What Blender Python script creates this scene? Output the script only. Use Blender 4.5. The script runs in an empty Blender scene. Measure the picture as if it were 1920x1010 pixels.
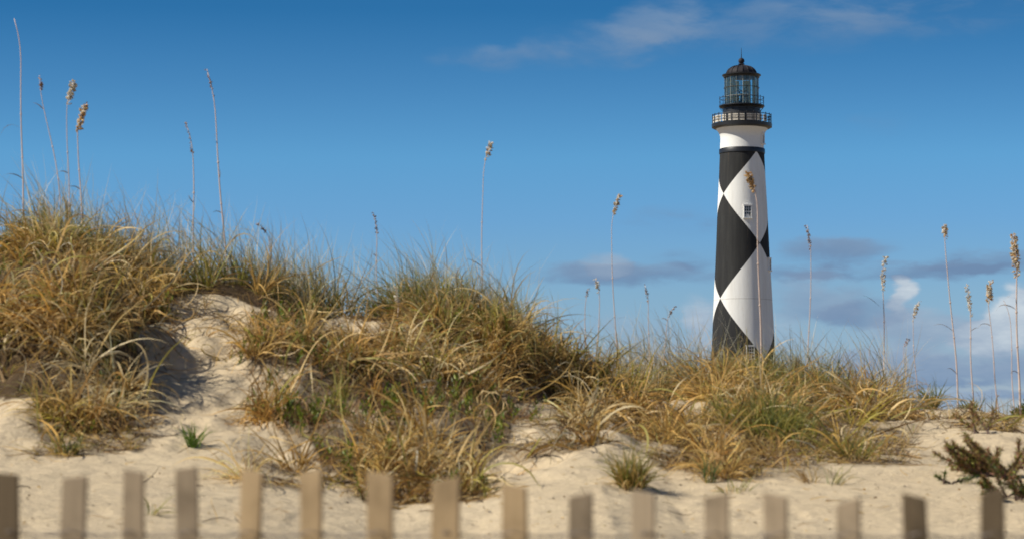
import bpy, math, random
import numpy as np
from mathutils import Vector, Matrix

random.seed(11)
RNG = np.random.default_rng(11)
C = bpy.context.scene.collection
R = math.radians

# ------------------------------------------------------------------ camera model
F = 1920 * 100 / 36.0
PITCH = R(4.72)
CAMZ = 1.0
cP, sP = math.cos(PITCH), math.sin(PITCH)

def at(px, py, Y):
    """world point at distance Y seen at photo position (px, py)"""
    cx, cy = (px - 960) / F, (505 - py) / F
    dy, dz = cP - cy * sP, sP + cy * cP
    return np.array([cx * Y / dy, Y, CAMZ + dz * Y / dy])

def project(x, y, z):
    z = z - CAMZ
    dep = y * cP + z * sP
    up = -y * sP + z * cP
    return 960 + F * x / dep, 505 - F * up / dep

# ------------------------------------------------------------------ noise
def _hash(ix, iy, seed):
    n = (ix * 374761393 + iy * 668265263 + seed * 362437) & 0xffffffff
    n = ((n ^ (n >> 13)) * 1274126177) & 0xffffffff
    return ((n ^ (n >> 16)) & 0xffffff) / float(0xffffff)

def vnoise(x, y, seed=0):
    x = np.asarray(x, float); y = np.asarray(y, float)
    fx, fy = np.floor(x), np.floor(y)
    ix, iy = fx.astype(np.int64), fy.astype(np.int64)
    tx, ty = x - fx, y - fy
    tx = tx * tx * tx * (tx * (tx * 6 - 15) + 10); ty = ty * ty * ty * (ty * (ty * 6 - 15) + 10)
    a, b = _hash(ix, iy, seed), _hash(ix + 1, iy, seed)
    c, d = _hash(ix, iy + 1, seed), _hash(ix + 1, iy + 1, seed)
    return (a + (b - a) * tx) * (1 - ty) + (c + (d - c) * tx) * ty

def fbm(x, y, octv=4, seed=0):
    s, a, t = 0, 1.0, 0
    for k in range(octv):
        s = s + a * (vnoise(x * 2 ** k + 17.3 * k, y * 2 ** k - 9.1 * k, seed + k) - .5)
        t += a; a *= .5
    return s / t * 2

def sstep(a, b, v):
    t = np.clip((v - a) / (b - a), 0, 1)
    return t * t * (3 - 2 * t)

# ------------------------------------------------------------------ terrain
RIDGE = [(-500, 520, 15.8), (-250, 470, 15.8), (0, 470, 15.8), (100, 472, 15.8), (200, 512, 15.9), (300, 540, 16.0), (400, 545, 16.2), (500, 548, 16.4),
         (600, 582, 16.5), (660, 600, 16.6), (720, 597, 16.6), (780, 580, 16.6), (850, 585, 16.6), (950, 625, 16.8), (1050, 668, 17),
         (1150, 714, 17.3), (1250, 738, 17.5), (1350, 735, 17.6), (1450, 738, 17.6), (1550, 755, 17.7), (1650, 778, 17.8),
         (1720, 776, 18), (1800, 774, 18), (1920, 786, 18), (2150, 800, 18), (2500, 770, 18)]
FOOT = [(-500, 840, 12.6), (0, 835, 12.6), (250, 850, 12.6), (500, 885, 12.3), (750, 945, 12.0), (900, 930, 12.1), (1000, 895, 12.4), (1120, 868, 12.8),
        (1250, 885, 13), (1400, 880, 13), (1600, 870, 13.2), (1800, 880, 13), (2100, 890, 13), (2500, 880, 13)]
_r = np.array([at(*p) for p in RIDGE]); _f = np.array([at(*p) for p in FOOT])

HUMPS = []   # (x, y, rx, ry, h)
def hump(px, py_depth, rx, ry, h):
    HUMPS.append(((px - 960) * py_depth / F, py_depth, rx, ry, h))
hump(150, 14.3, .42, .55, .34); hump(350, 14.0, .22, .7, -.05); hump(60, 14.2, .4, .4, .12)
hump(620, 15.0, .28, .4, .10); hump(520, 14.3, .3, .4, .12)
hump(850, 15.6, .35, .35, .16); hump(960, 14.6, .3, .6, -.10); hump(1090, 15.9, .3, .4, .10)
hump(760, 13.4, .35, .4, .10); hump(1180, 15.3, .25, .6, -.10); hump(1410, 16.4, .45, .5, .04)
hump(1340, 15.6, .2, .5, -.05); hump(1500, 16.3, .3, .4, .02); hump(430, 13.7, .25, .6, .03)
hump(1800, 16.2, .35, .5, .07); hump(1880, 15.0, .4, .4, .10)

PITS = []
def pit(px, dep, rx, ry, h): PITS.append(((px - 960) * dep / F, dep, rx, ry, h))
pit(150, 14.8, .46, .28, -.42); pit(890, 15.5, .52, .26, -.40); pit(1080, 15.75, .30, .28, -.20); pit(630, 15.35, .2, .2, -.14)
pit(1440, 15.95, .30, .2, -.12); pit(880, 13.0, .25, .25, -.14)

def H(x, y):
    x = np.asarray(x, float); y = np.asarray(y, float)
    yr = np.interp(x, _r[:, 0], _r[:, 1]); zr = np.interp(x, _r[:, 0], _r[:, 2])
    yf = np.interp(x, _f[:, 0], _f[:, 1]); zf = np.interp(x, _f[:, 0], _f[:, 2])
    wob = 1 + .12 * fbm(x / 40 + 3, y / 40, 2, 5)
    far = np.clip((np.abs(x) - 4.5) / 30, 0, 1)
    zr = zr * (1 - far) + 2.1 * far * wob + .35 * fbm(x / 3.5, x * 0, 2, 31) * np.clip((np.abs(x) - 3.4) / 2, 0, 1)
    s = (y - yf) / (yr - yf)
    sc = np.clip(s, 0, 1)
    g = .55 * sc + .45 * sstep(0, 1, sc)
    face = zf + (zr - zf) * g
    pre = zf - (yf - y) * .142 + 0.004 * (yf - y) ** 2 * 0
    pre = np.where(y < 4, zf - (yf - 4) * .142 + np.clip(4 - y, 0, 30) * -.01, pre)
    back = zr - (y - yr) * .10 - np.clip(y - yr - .5, 0, 4) * .22
    lowland = .1 + .25 * fbm(x / 30, y / 30, 3, 77)
    back = np.where(y > yr, np.maximum(back, lowland), back)
    z = np.where(s < 0, pre, np.where(s <= 1, face, back))
    wx_, wy_ = x + .10 * fbm(x * 2.2, y * 2.2, 2, 61), y + .14 * fbm(x * 2.5, y * 2.5, 2, 62)
    for (hx, hy, rx, ry, h) in PITS:
        z = z + h * np.exp(-(((wx_ - hx) / rx) ** 4 + ((wy_ - hy) / ry) ** 4))
    onface = sstep(-.08, .15, s) * (1 - sstep(1.6, 3.0, s))
    for (hx, hy, rx, ry, h) in HUMPS:
        z = z + h * np.exp(-((x - hx) / rx) ** 2 - ((y - hy) / ry) ** 2)
    left = 1 - .72 * sstep(.75, 1.6, x) * (x < 5)
    z = z + onface * left * (.13 * fbm(x / .75, y / .75, 3, 1) + .045 * fbm(x / .16, y / .22, 2, 4))
    gap = sstep(-.38, -.12, -np.abs(x - (400 - 960) * 14.4 / F)) * 0
    near = (np.abs(y - 12) < 12)
    z = z + near * .03 * fbm(x / 1.6, y / 1.1, 3, 9) + near * .006 * fbm(x / .12, y / .09, 2, 12) - near * .009 * sstep(.22, .42, fbm(x / .26, y / .34, 2, 83)) * sstep(-.1, .2, fbm(x / 1.4, y / 1.4, 2, 84)) + near * .0035 * np.sin((y + .25 * fbm(x / .5, y / .5, 2, 71)) * 2 * math.pi / .11 + x * 2) * sstep(-.1, .3, fbm(x / 1.1, y / 1.1, 2, 72))
    return z

# ------------------------------------------------------------------ vegetation zones in photo terms
def P(*a): return np.array(a, float).reshape(-1, 2)
ZONES = [  # polygon, dead, green, leafy, litter
    (P(-300,430, 0,400, 110,410, 220,450, 320,520, 330,565, 270,620, 262,700, 250,800, 120,800, 60,740, -300,760), .95, .22, .05, .5),
    (P(280,480, 420,490, 620,560, 640,590, 560,600, 440,572, 320,555), 1.0, .7, .1, .3),
    (P(455,600, 590,575, 600,640, 560,700, 600,760, 560,860, 500,800, 480,770, 460,690), .42, .06, .9, .65),
    (P(590,640, 690,620, 720,680, 780,860, 700,890, 600,870, 560,800, 580,700), .62, .06, .8, .8),
    (P(620,560, 760,560, 760,600, 640,595), 1.0, .35, .0, .3),
    (P(700,570, 960,560, 1040,620, 1060,760, 960,800, 900,880, 780,890, 720,780, 700,660), .62, .08, .25, .6),
    (P(960,600, 1130,680, 1200,740, 1180,790, 1090,810, 1010,800, 950,740), .66, .08, .0, .6),
    (P(1120,690, 1210,740, 1330,850, 1260,840, 1160,780), .6, .2, .0, .8),
    (P(1180,700, 1300,660, 1320,720, 1230,745), .5, .5, .0, .3),
    (P(1290,670, 1340,650, 1480,660, 1620,740, 1700,790, 1560,790, 1500,815, 1400,825, 1330,760), .75, .55, .0, .4),
    (P(60,780, 300,800, 260,850, 60,850), .15, .05, .0, .9),
    (P(900,840, 1130,790, 1150,830, 980,870), .25, .0, .0, .9),
    (P(1500,785, 1730,785, 1700,870, 1500,870), .10, .10, .0, .9),
    (P(250,600, 330,600, 350,740, 250,790), .16, .05, .0, .6),
    (P(1150,790, 1530,835, 1560,890, 1250,890), .10, .03, .0, .9),
    (P(1700,770, 1930,775, 1930,800, 1720,800), .03, .02, .0, .8),
    (P(420,850, 600,880, 620,930, 480,890), .15, .0, .0, .8),
    (P(620,880, 900,890, 900,950, 700,950), .35, .0, .1, 1.0),
    (P(340,570, 440,590, 440,690, 360,660), .10, .0, .0, .6),
]
def inside(px, py, poly):
    n = len(poly); r = np.zeros(np.shape(px), bool); j = n - 1
    for i in range(n):
        xi, yi = poly[i]; xj, yj = poly[j]
        c = ((yi > py) != (yj > py)) & (px < (xj - xi) * (py - yi) / (yj - yi + 1e-9) + xi)
        r ^= c; j = i
    return r

BARE = [P(575,598, 705,608, 700,660, 585,652), P(310,565, 470,590, 480,790, 330,780), P(480,690, 565,700, 540,770, 480,755), P(970,750, 1090,755, 1080,830, 960,815),
        P(1195,722, 1300,722, 1320,800, 1230,790), P(640,760, 720,770, 700,820, 640,800)]
def zone(x, y, k):
    z = H(x, y); px, py = project(x, y, z)
    jx = px + 26 * fbm(x * 3, y * 3, 2, 50); jy = py + 22 * fbm(x * 3 + 9, y * 3, 2, 60)
    d = np.zeros(np.shape(x))
    for zn in ZONES:
        d = np.maximum(d, inside(jx, jy, zn[0]) * zn[k])
    for bz in BARE: d = d * (1 - inside(jx, jy, bz) * {1: .95, 2: .97, 3: .6, 4: .35}[k])
    yr = np.interp(x, _r[:, 0], _r[:, 1])
    behind = (y > yr - .15) & (px < 1500)
    d = np.where(behind, {1: .5, 2: .8, 3: 0, 4: .2}[k] * np.where((px > 1090) & (px < 1230), .5, 1), d)
    out = (px > 1960) | (px < -40)
    d = np.where(out, sstep(-.05, .25, fbm(x / 1.3, y / 1.3, 3, 21)) * sstep(13, 14.5, y) * {1: .8, 2: .4, 3: .1, 4: .4}[k], d)
    return d

# ------------------------------------------------------------------ helpers
def link(name, me, mats, parent=None):
    o = bpy.data.objects.new(name, me); C.objects.link(o)
    for m in (mats if isinstance(mats, (list, tuple)) else [mats]): me.materials.append(m)
    if parent is not None: o.parent = parent
    return o

def empty(name, loc):
    o = bpy.data.objects.new(name, None); C.objects.link(o); o.location = loc
    o.empty_display_size = .2
    return o

def tag(o, label=None, cat=None, group=None, kind=None):
    for k, v in (('label', label), ('category', cat), ('group', group), ('kind', kind)):
        if v: o[k] = v
    return o

def np_mesh(name, verts, quads, colors=None, smooth=True):
    me = bpy.data.meshes.new(name)
    v = np.asarray(verts, np.float32).reshape(-1, 3); q = np.asarray(quads, np.int32)
    k = q.shape[1]
    me.vertices.add(len(v)); me.vertices.foreach_set('co', v.ravel())
    me.loops.add(q.size); me.loops.foreach_set('vertex_index', q.ravel())
    me.polygons.add(len(q)); me.polygons.foreach_set('loop_start', np.arange(0, q.size, k, dtype=np.int32))
    try: me.polygons.foreach_set('loop_total', np.full(len(q), k, np.int32))
    except Exception: pass
    me.polygons.foreach_set('use_smooth', np.full(len(q), smooth, bool))
    if colors is not None:
        ca = me.color_attributes.new('tint', 'FLOAT_COLOR', 'POINT')
        c = np.ones((len(v), 4), np.float32); c[:, :3] = np.asarray(colors).reshape(-1, 3)
        ca.data.foreach_set('color', c.ravel())
    me.update(calc_edges=True); me.validate()
    return me

class MB:
    """collects simple solids as one mesh"""
    def __init__(s): s.v = []; s.f = []
    def add(s, vs, fs, M=None):
        b = len(s.v)
        for p in vs: s.v.append(tuple(M @ Vector(p)) if M is not None else tuple(p))
        for f in fs: s.f.append(tuple(b + i for i in f))
    def box(s, c, d, M=None):
        x, y, z = d[0] / 2, d[1] / 2, d[2] / 2
        vs = [(c[0] + a * x, c[1] + b * y, c[2] + e * z) for e in (-1, 1) for b in (-1, 1) for a in (-1, 1)]
        s.add(vs, [(0, 2, 3, 1), (4, 5, 7, 6), (0, 1, 5, 4), (2, 6, 7, 3), (0, 4, 6, 2), (1, 3, 7, 5)], M)
    def lathe(s, prof, n=48, cap=True):
        b = len(s.v)
        for r, z in prof:
            for i in range(n):
                a = 2 * math.pi * i / n; s.v.append((r * math.cos(a), r * math.sin(a), z))
        for j in range(len(prof) - 1):
            for i in range(n):
                i2 = (i + 1) % n
                s.f.append((b + j * n + i, b + j * n + i2, b + (j + 1) * n + i2, b + (j + 1) * n + i))
        if cap:
            s.f.append(tuple(b + i for i in reversed(range(n))))
            s.f.append(tuple(b + (len(prof) - 1) * n + i for i in range(n)))
    def tube(s, pts, rad, n=8, close=False):
        b = len(s.v); m = len(pts)
        for k, p in enumerate(pts):
            p = Vector(p)
            t = (Vector(pts[(k + 1) % m if close else min(k + 1, m - 1)]) - Vector(pts[(k - 1) % m if close else max(k - 1, 0)])).normalized()
            u = t.cross(Vector((0, 0, 1)) if abs(t.z) < .9 else Vector((0, 1, 0))).normalized(); w = t.cross(u)
            r = rad[k] if isinstance(rad, (list, tuple)) else rad
            for i in range(n):
                a = 2 * math.pi * i / n
                s.v.append(tuple(p + (u * math.cos(a) + w * math.sin(a)) * r))
        for k in range(m if close else m - 1):
            for i in range(n):
                i2 = (i + 1) % n; k2 = (k + 1) % m
                s.f.append((b + k * n + i, b + k * n + i2, b + k2 * n + i2, b + k2 * n + i))
        if not close:
            s.f.append(tuple(b + i for i in reversed(range(n)))); s.f.append(tuple(b + (m - 1) * n + i for i in range(n)))
    def build(s, name, mat, parent=None, smooth=False, bevel=0, auto=True):
        me = bpy.data.meshes.new(name); me.from_pydata(s.v, [], s.f); me.update()
        o = link(name, me, mat, parent)
        if smooth:
            me.polygons.foreach_set('use_smooth', [True] * len(me.polygons))
            if auto: me.set_sharp_from_angle(angle=R(38))
        if bevel:
            md = o.modifiers.new('bevel', 'BEVEL'); md.width = bevel; md.segments = 2; md.limit_method = 'ANGLE'
        return o

# ------------------------------------------------------------------ materials
class NT:
    def __init__(s, tree): s.t = tree; s.n = tree.nodes; s.l = tree.links
    def node(s, typ, **kw):
        n = s.n.new(typ)
        for k, v in kw.items(): setattr(n, k, v)
        return n
    def put(s, sock, v):
        if isinstance(v, bpy.types.NodeSocket): s.l.new(v, sock)
        else: sock.default_value = v
    def math(s, op, a, b=None, c=None, clamp=False):
        n = s.node('ShaderNodeMath', operation=op); n.use_clamp = clamp
        s.put(n.inputs[0], a)
        if b is not None: s.put(n.inputs[1], b)
        if c is not None: s.put(n.inputs[2], c)
        return n.outputs[0]
    def mix(s, fac, a, b, mode='MIX'):
        n = s.node('ShaderNodeMix', data_type='RGBA', blend_type=mode)
        s.put(n.inputs[0], fac)
        s.put(n.inputs[6], a if isinstance(a, bpy.types.NodeSocket) else (*a, 1)); s.put(n.inputs[7], b if isinstance(b, bpy.types.NodeSocket) else (*b, 1))
        return n.outputs[2]
    def noise(s, vec, scale, detail=4, rough=.55, dist=0, dims='3D'):
        n = s.node('ShaderNodeTexNoise', noise_dimensions=dims)
        if vec is not None: s.l.new(vec, n.inputs['Vector'])
        n.inputs['Scale'].default_value = scale; n.inputs['Detail'].default_value = detail
        n.inputs['Roughness'].default_value = rough; n.inputs['Distortion'].default_value = dist
        return n.outputs[0]
    def mapping(s, vec, scale=(1, 1, 1), loc=(0, 0, 0)):
        n = s.node('ShaderNodeMapping'); s.l.new(vec, n.inputs[0])
        n.inputs['Scale'].default_value = scale; n.inputs['Location'].default_value = loc
        return n.outputs[0]
    def rng(s, v, a, b, c=0., d=1.):
        n = s.node('ShaderNodeMapRange'); n.interpolation_type = 'SMOOTHSTEP'
        s.put(n.inputs[0], v)
        for i, q in zip((1, 2, 3, 4), (a, b, c, d)): n.inputs[i].default_value = q
        return n.outputs[0]
    def bump(s, h, dist, strength=1, normal=None):
        n = s.node('ShaderNodeBump'); s.put(n.inputs['Height'], h)
        n.inputs['Distance'].default_value = dist; n.inputs['Strength'].default_value = strength
        if normal is not None: s.l.new(normal, n.inputs['Normal'])
        return n.outputs[0]

def mat(name):
    m = bpy.data.materials.new(name); m.use_nodes = True
    t = NT(m.node_tree); b = t.n['Principled BSDF']
    co = t.node('ShaderNodeTexCoord')
    return m, t, b, co.outputs['Object']

def simple(name, col, rough=.6, metal=0, var=.25, scale=8, bump=0, spec=.5):
    m, t, b, co = mat(name)
    n = t.noise(co, scale, 5, .6)
    dark = tuple(c * (1 - var) for c in col); lite = tuple(min(1, c * (1 + var)) for c in col)
    t.put(b.inputs['Base Color'], t.mix(n, dark, lite))
    b.inputs['Roughness'].default_value = rough; b.inputs['Metallic'].default_value = metal
    b.inputs['Specular IOR Level'].default_value = spec
    if bump: t.put(b.inputs['Normal'], t.bump(t.noise(co, scale * 4, 4), bump))
    return m

def foliage(name, trans=.40, rough=.55):
    m, t, b, co = mat(name)
    a = t.node('ShaderNodeVertexColor'); a.layer_name = 'tint'
    col = t.mix(t.noise(co, 60, 2), a.outputs[0], t.mix(1, a.outputs[0], (.62, .58, .5), 'MULTIPLY'))
    t.put(b.inputs['Base Color'], col); b.inputs['Roughness'].default_value = rough
    b.inputs['Specular IOR Level'].default_value = .35
    tr = t.node('ShaderNodeBsdfTranslucent'); t.put(tr.inputs[0], col)
    mx = t.node('ShaderNodeMixShader'); mx.inputs[0].default_value = trans
    t.l.new(b.outputs[0], mx.inputs[1]); t.l.new(tr.outputs[0], mx.inputs[2])
    t.l.new(mx.outputs[0], t.n['Material Output'].inputs[0])
    return m
M_blade = foliage('grass_blades')
M_leaf = foliage('leaf', .3, .45)
M_husk = foliage('seed_husk', .5, .7)

# sand
M_sand, t, b, co = mat('beach_sand')
lit = t.node('ShaderNodeVertexColor'); lit.layer_name = 'tint'
n1 = t.noise(co, 1.7, 6, .6); n2 = t.noise(co, 30, 5, .7); n3 = t.noise(co, 700, 2, .7)
sand = t.mix(n1, (.52, .405, .255), (.64, .52, .345))
sand = t.mix(t.rng(n2, .35, .75, 0, .5), sand, (.43, .34, .245))
sand = t.mix(t.rng(n3, .56, .72, 0, .45), sand, (.22, .16, .11))
vo = t.noise(co, 95, 2, .5)
sand = t.mix(t.rng(vo, .70, .76, 0, .7), sand, (.12, .08, .05))
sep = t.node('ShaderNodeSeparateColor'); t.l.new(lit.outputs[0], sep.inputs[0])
litter_shade = t.math('MULTIPLY', sep.outputs[0], t.rng(t.noise(co, 14, 5, .7), .15, .45))
litter_shade_col = t.mix(t.noise(co, 45, 4, .8), (.035, .023, .013), (.13, .085, .045))  # litter browns, deepened to paint shade into the gaps under dense grass
t.put(b.inputs['Base Color'], t.mix(litter_shade, sand, litter_shade_col))
b.inputs['Roughness'].default_value = .95; b.inputs['Specular IOR Level'].default_value = .1
nb = t.bump(t.noise(t.mapping(co, (1, 2.2, 1)), 7, 5, .6), .03, 1)
nb = t.bump(t.noise(co, 60, 5, .65), .006, 1, nb)
nb = t.bump(n3, .0008, 1, nb)
t.put(b.inputs['Normal'], nb)

# ------------------------------------------------------------------ ground sheet
def spaced(lo, dlo, dhi, hi, n, step0, grow=1.22):
    core = list(np.linspace(dlo, dhi, n)); a = []; s = step0; v = dlo
    while v > lo: v -= s; s *= grow; a.append(max(v, lo))
    c = []; s = step0; v = dhi
    while v < hi: v += s; s *= grow; c.append(min(v, hi))
    return np.array(a[::-1] + core + c)
gx = spaced(-6000, -3.6, 3.6, 6000, 520, .03)
gy = spaced(-6000, 9.0, 18.6, 8000, 560, .03)
GX, GY = np.meshgrid(gx, gy)
GZ = H(GX, GY)
nx, ny = len(gx), len(gy)
idx = np.arange(nx * ny).reshape(ny, nx)
quads = np.stack([idx[:-1, :-1], idx[:-1, 1:], idx[1:, 1:], idx[1:, :-1]], -1).reshape(-1, 4)
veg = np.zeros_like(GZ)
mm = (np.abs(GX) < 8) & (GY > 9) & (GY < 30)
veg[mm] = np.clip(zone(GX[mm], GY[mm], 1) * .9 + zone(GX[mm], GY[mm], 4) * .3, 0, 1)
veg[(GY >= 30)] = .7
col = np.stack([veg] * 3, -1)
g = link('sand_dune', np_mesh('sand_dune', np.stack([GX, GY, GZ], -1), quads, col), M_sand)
tag(g, 'pale sand dune and beach ground rising behind the picket fence', 'ground', kind='structure')

# ------------------------------------------------------------------ grass blades
GREEN = [(.21, .24, .025), (.30, .31, .04), (.13, .19, .03), (.42, .38, .06), (.20, .25, .09)]
DEAD = [(.68, .46, .17), (.60, .37, .11), (.40, .23, .07), (.80, .60, .30), (.26, .145, .05), (.64, .43, .12), (.42, .31, .07)]
PALE = [(.66, .60, .45), (.60, .53, .37), (.46, .48, .34), (.70, .64, .54)]
LEAFG = [(.20, .26, .025), (.26, .31, .03), (.13, .19, .03)]
TWIG = [(.10, .06, .035), (.16, .10, .055), (.07, .05, .04), (.25, .17, .10)]

def unit(v): return v / np.maximum(np.linalg.norm(v, axis=-1, keepdims=True), 1e-9)

def ribbons(base, d0, L, W, pal, seg=7, droop=.35, curl=.5, wind=(-.25, 0, 0), keep=True, tipc=None, tipmix=.5, clear=.004, jit=.22):
    """grow curved tapering ribbons. base,d0 (n,3); L,W (n,)"""
    n = len(base); p = base.copy(); d = unit(d0)
    droop = np.broadcast_to(np.asarray(droop, float), (n,)); curl = np.broadcast_to(np.asarray(curl, float), (n,))
    ax = unit(RNG.normal(size=(n, 3))); side = unit(np.cross(d, ax))
    rows = []; spin = RNG.normal(size=(n, 3)) * curl[:, None]
    w = np.array(wind, float)
    for k in range(seg + 1):
        tt = k / seg
        prof = (1 - tt ** 1.8) * (.55 + .45 * min(1, tt * 4)) + .04
        sd = unit(side - d * np.sum(side * d, -1, keepdims=True))
        hw = sd * (W * prof / 2)[:, None]
        rows.append(np.stack([p - hw, p + hw], 1))
        d = d + np.cross(spin, d) / seg * 2 + np.array([0, 0, -1.]) * (droop * (0.3 + tt) * 2 / seg)[:, None] + w * (tt * 2 / seg)
        d = unit(d); side = side + RNG.normal(size=(n, 3)) * .12
        p = p + d * (L / seg)[:, None]
        if keep:
            h = H(p[:, 0], p[:, 1]) + clear
            p[:, 2] = np.maximum(p[:, 2], h)
    V = np.stack(rows, 1)                       # n, seg+1, 2, 3
    S = seg + 1
    bi = (np.arange(n) * S * 2)[:, None]
    k = np.arange(seg)[None, :] * 2
    q = np.stack([bi + k, bi + k + 1, bi + k + 3, bi + k + 2], -1).reshape(-1, 4)
    pal = np.array(pal); c = pal[RNG.integers(0, len(pal), n)] * (1 + RNG.uniform(-jit, jit, (n, 1)))
    cc = np.repeat(c[:, None, :], S, 1)
    if tipc is not None:
        tm = (np.linspace(0, 1, S) ** 1.5 * tipmix)[None, :, None]
        cc = cc * (1 - tm) + np.array(tipc) * tm
    cc = np.repeat(cc[:, :, None, :], 2, 2)
    return V.reshape(-1, 3), q, cc.reshape(-1, 3)

def merge(parts):
    vs, qs, cs = [], [], []; o = 0
    for v, q, c in parts:
        vs.append(v); qs.append(q + o); cs.append(c); o += len(v)
    return np.concatenate(vs), np.concatenate(qs), np.concatenate(cs)

def scatter(n, k, xr=(-4.2, 4.2), yr=(11.6, 19.0), pw=1.0):
    xs, ys = [], []; got = 0
    while got < n:
        x = RNG.uniform(*xr, n * 2); y = RNG.uniform(*yr, n * 2)
        d = zone(x, y, k) * np.clip(.42 + 2.9 * fbm(x * 2.3, y * 2.3, 3, 90 + k), .03, 1.3)
        ok = RNG.uniform(0, 1, n * 2) < d ** pw
        xs.append(x[ok]); ys.append(y[ok]); got += ok.sum()
    x = np.concatenate(xs)[:n]; y = np.concatenate(ys)[:n]
    return np.stack([x, y, H(x, y) - .006], 1)

def clumpdir(b, spread, up, seed=3, bias=(0, 0, 0)):
    """directions that agree locally so that the grass flows in locks"""
    x, y = b[:, 0], b[:, 1]
    a = fbm(x * 2.4, y * 2.4, 2, seed) * 4.5 + RNG.normal(size=len(b)) * spread
    d = np.stack([np.cos(a), np.sin(a), np.zeros(len(b))], 1)
    d[:, 2] = up + RNG.normal(size=len(b)) * .25
    return unit(d + np.array(bias))

def U(a, b, n): return RNG.uniform(a, b, n)

UNDER = [(.16, .095, .04), (.24, .15, .055), (.09, .055, .028), (.13, .11, .035)]  # dead thatch browns with the shade between blades put into the colour
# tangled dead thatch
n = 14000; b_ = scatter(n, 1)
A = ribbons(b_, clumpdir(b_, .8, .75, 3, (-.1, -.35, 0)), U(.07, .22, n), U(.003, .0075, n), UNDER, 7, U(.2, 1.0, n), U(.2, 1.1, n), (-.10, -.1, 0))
n = 3800; b_ = scatter(n, 1)
B = ribbons(b_, clumpdir(b_, .7, .5, 8, (0, -.5, 0)), U(.2, .5, n), U(.006, .012, n), DEAD + PALE[:2], 10, U(.5, 1.5, n), U(.8, 2.6, n), (0, -.1, 0))
n = 7000; b_ = scatter(n, 4)
Cc = ribbons(b_, clumpdir(b_, 1.2, .15, 5), U(.08, .3, n), U(.0025, .006, n), DEAD + TWIG, 7, .6, U(.4, 1.6, n), (0, 0, 0))
nm = 640; mb_ = scatter(nm, 1); mops = []
for i in range(nm):
    k_ = int(random.uniform(20, 48)); big = random.uniform(.7, 1.35)
    a_ = U(0, 2 * math.pi, k_); q_ = U(0, .035, k_)
    x_, y_ = mb_[i, 0] + np.cos(a_) * q_, mb_[i, 1] + np.sin(a_) * q_
    bp = np.stack([x_, y_, H(x_, y_) - .006], 1)
    face = random.uniform(-.7, .4)
    d = np.stack([np.cos(a_) * .8 + face, np.sin(a_) * .6 - .45, U(.5, 1.5, k_)], 1)
    c0 = np.array(random.choice(DEAD[:2] + DEAD[3:4] + DEAD[5:6] + DEAD[:3] + [(.55, .45, .09), (.80, .60, .26), (.82, .55, .20), (.62, .36, .11), (.85, .70, .42)])) * random.uniform(.8, 1.2)
    mops.append(ribbons(bp, d, U(.16, .42, k_) * big, U(.0045, .0105, k_), [c0, c0 * .75, c0 * np.array([1.1, 1.05, .85]), c0 * .5, np.minimum(c0 * 1.25, .9)], 9, U(.3, 1.5, k_), U(.1, .8, k_), (random.uniform(-.35, .05), -.1, 0)))
n = 1000; b_ = scatter(n, 1, xr=(-2.6, 3.0), yr=(12.2, 16.6))
mops.append(ribbons(b_, clumpdir(b_, .9, .9, 15, (0, -.5, 0)), U(.28, .6, n), U(.009, .016, n), [(.85, .62, .28), (.78, .50, .17), (.88, .72, .42), (.50, .30, .10), (.45, .40, .10)], 12, U(.5, 1.6, n), U(.4, 1.8, n), (-.1, -.15, 0), clear=.012))
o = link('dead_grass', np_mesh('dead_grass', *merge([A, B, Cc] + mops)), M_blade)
tag(o, 'tangled straw and brown dead grass matted over the dune face', 'dead grass', kind='stuff')

# living grass: grouped in tufts
def tuft_points(n, cx, cy, r):
    a = U(0, 2 * math.pi, n); q = np.sqrt(U(0, 1, n)) * r
    x = cx + np.cos(a) * q; y = cy + np.sin(a) * q
    return np.stack([x, y, H(x, y) - .008], 1), np.stack([np.cos(a) * q / r, np.sin(a) * q / r, np.zeros(n)], 1)

nt = 330; tb = scatter(nt, 2, pw=1.5); parts = []
for i in range(nt):
    nb_ = int(random.uniform(14, 44)); sz = random.uniform(.65, 1.2)
    bp, rad = tuft_points(nb_, tb[i, 0], tb[i, 1], random.uniform(.02, .06))
    d = rad * .55 + np.array([random.uniform(-.45, .15), random.uniform(-.2, .1), 1]) + RNG.normal(size=(nb_, 3)) * .13
    g0 = random.choice(GREEN); tp = [g0, g0, random.choice(GREEN), random.choice(DEAD)]
    parts.append(ribbons(bp, d, U(.18, .46, nb_) * sz, U(.003, .0075, nb_), tp, 7, U(.05, .5, nb_), .3, (-.34, 0, 0),
                         tipc=(.50, .40, .18), tipmix=.7))
for i in range(300):                                   # stray shoots out on the sand at the edge of the grass
    while True:
        cx_, cy_ = random.uniform(-3.6, 3.6), random.uniform(12.0, 17.0)
        if float(zone(np.array([cx_]), np.array([cy_]), 4)[0]) > .25: break
    nb_ = random.randint(4, 11); bp, rad = tuft_points(nb_, cx_, cy_, .012)
    parts.append(ribbons(bp, rad * .9 + np.array([random.uniform(-.4, .3), random.uniform(-.3, .1), 1]) + RNG.normal(size=(nb_, 3)) * .15, U(.05, .17, nb_), U(.0025, .005, nb_),
                         GREEN + DEAD, 6, U(.1, 1.0, nb_), .3, (-.15, 0, 0), tipc=(.6, .45, .2), tipmix=.6))
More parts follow.
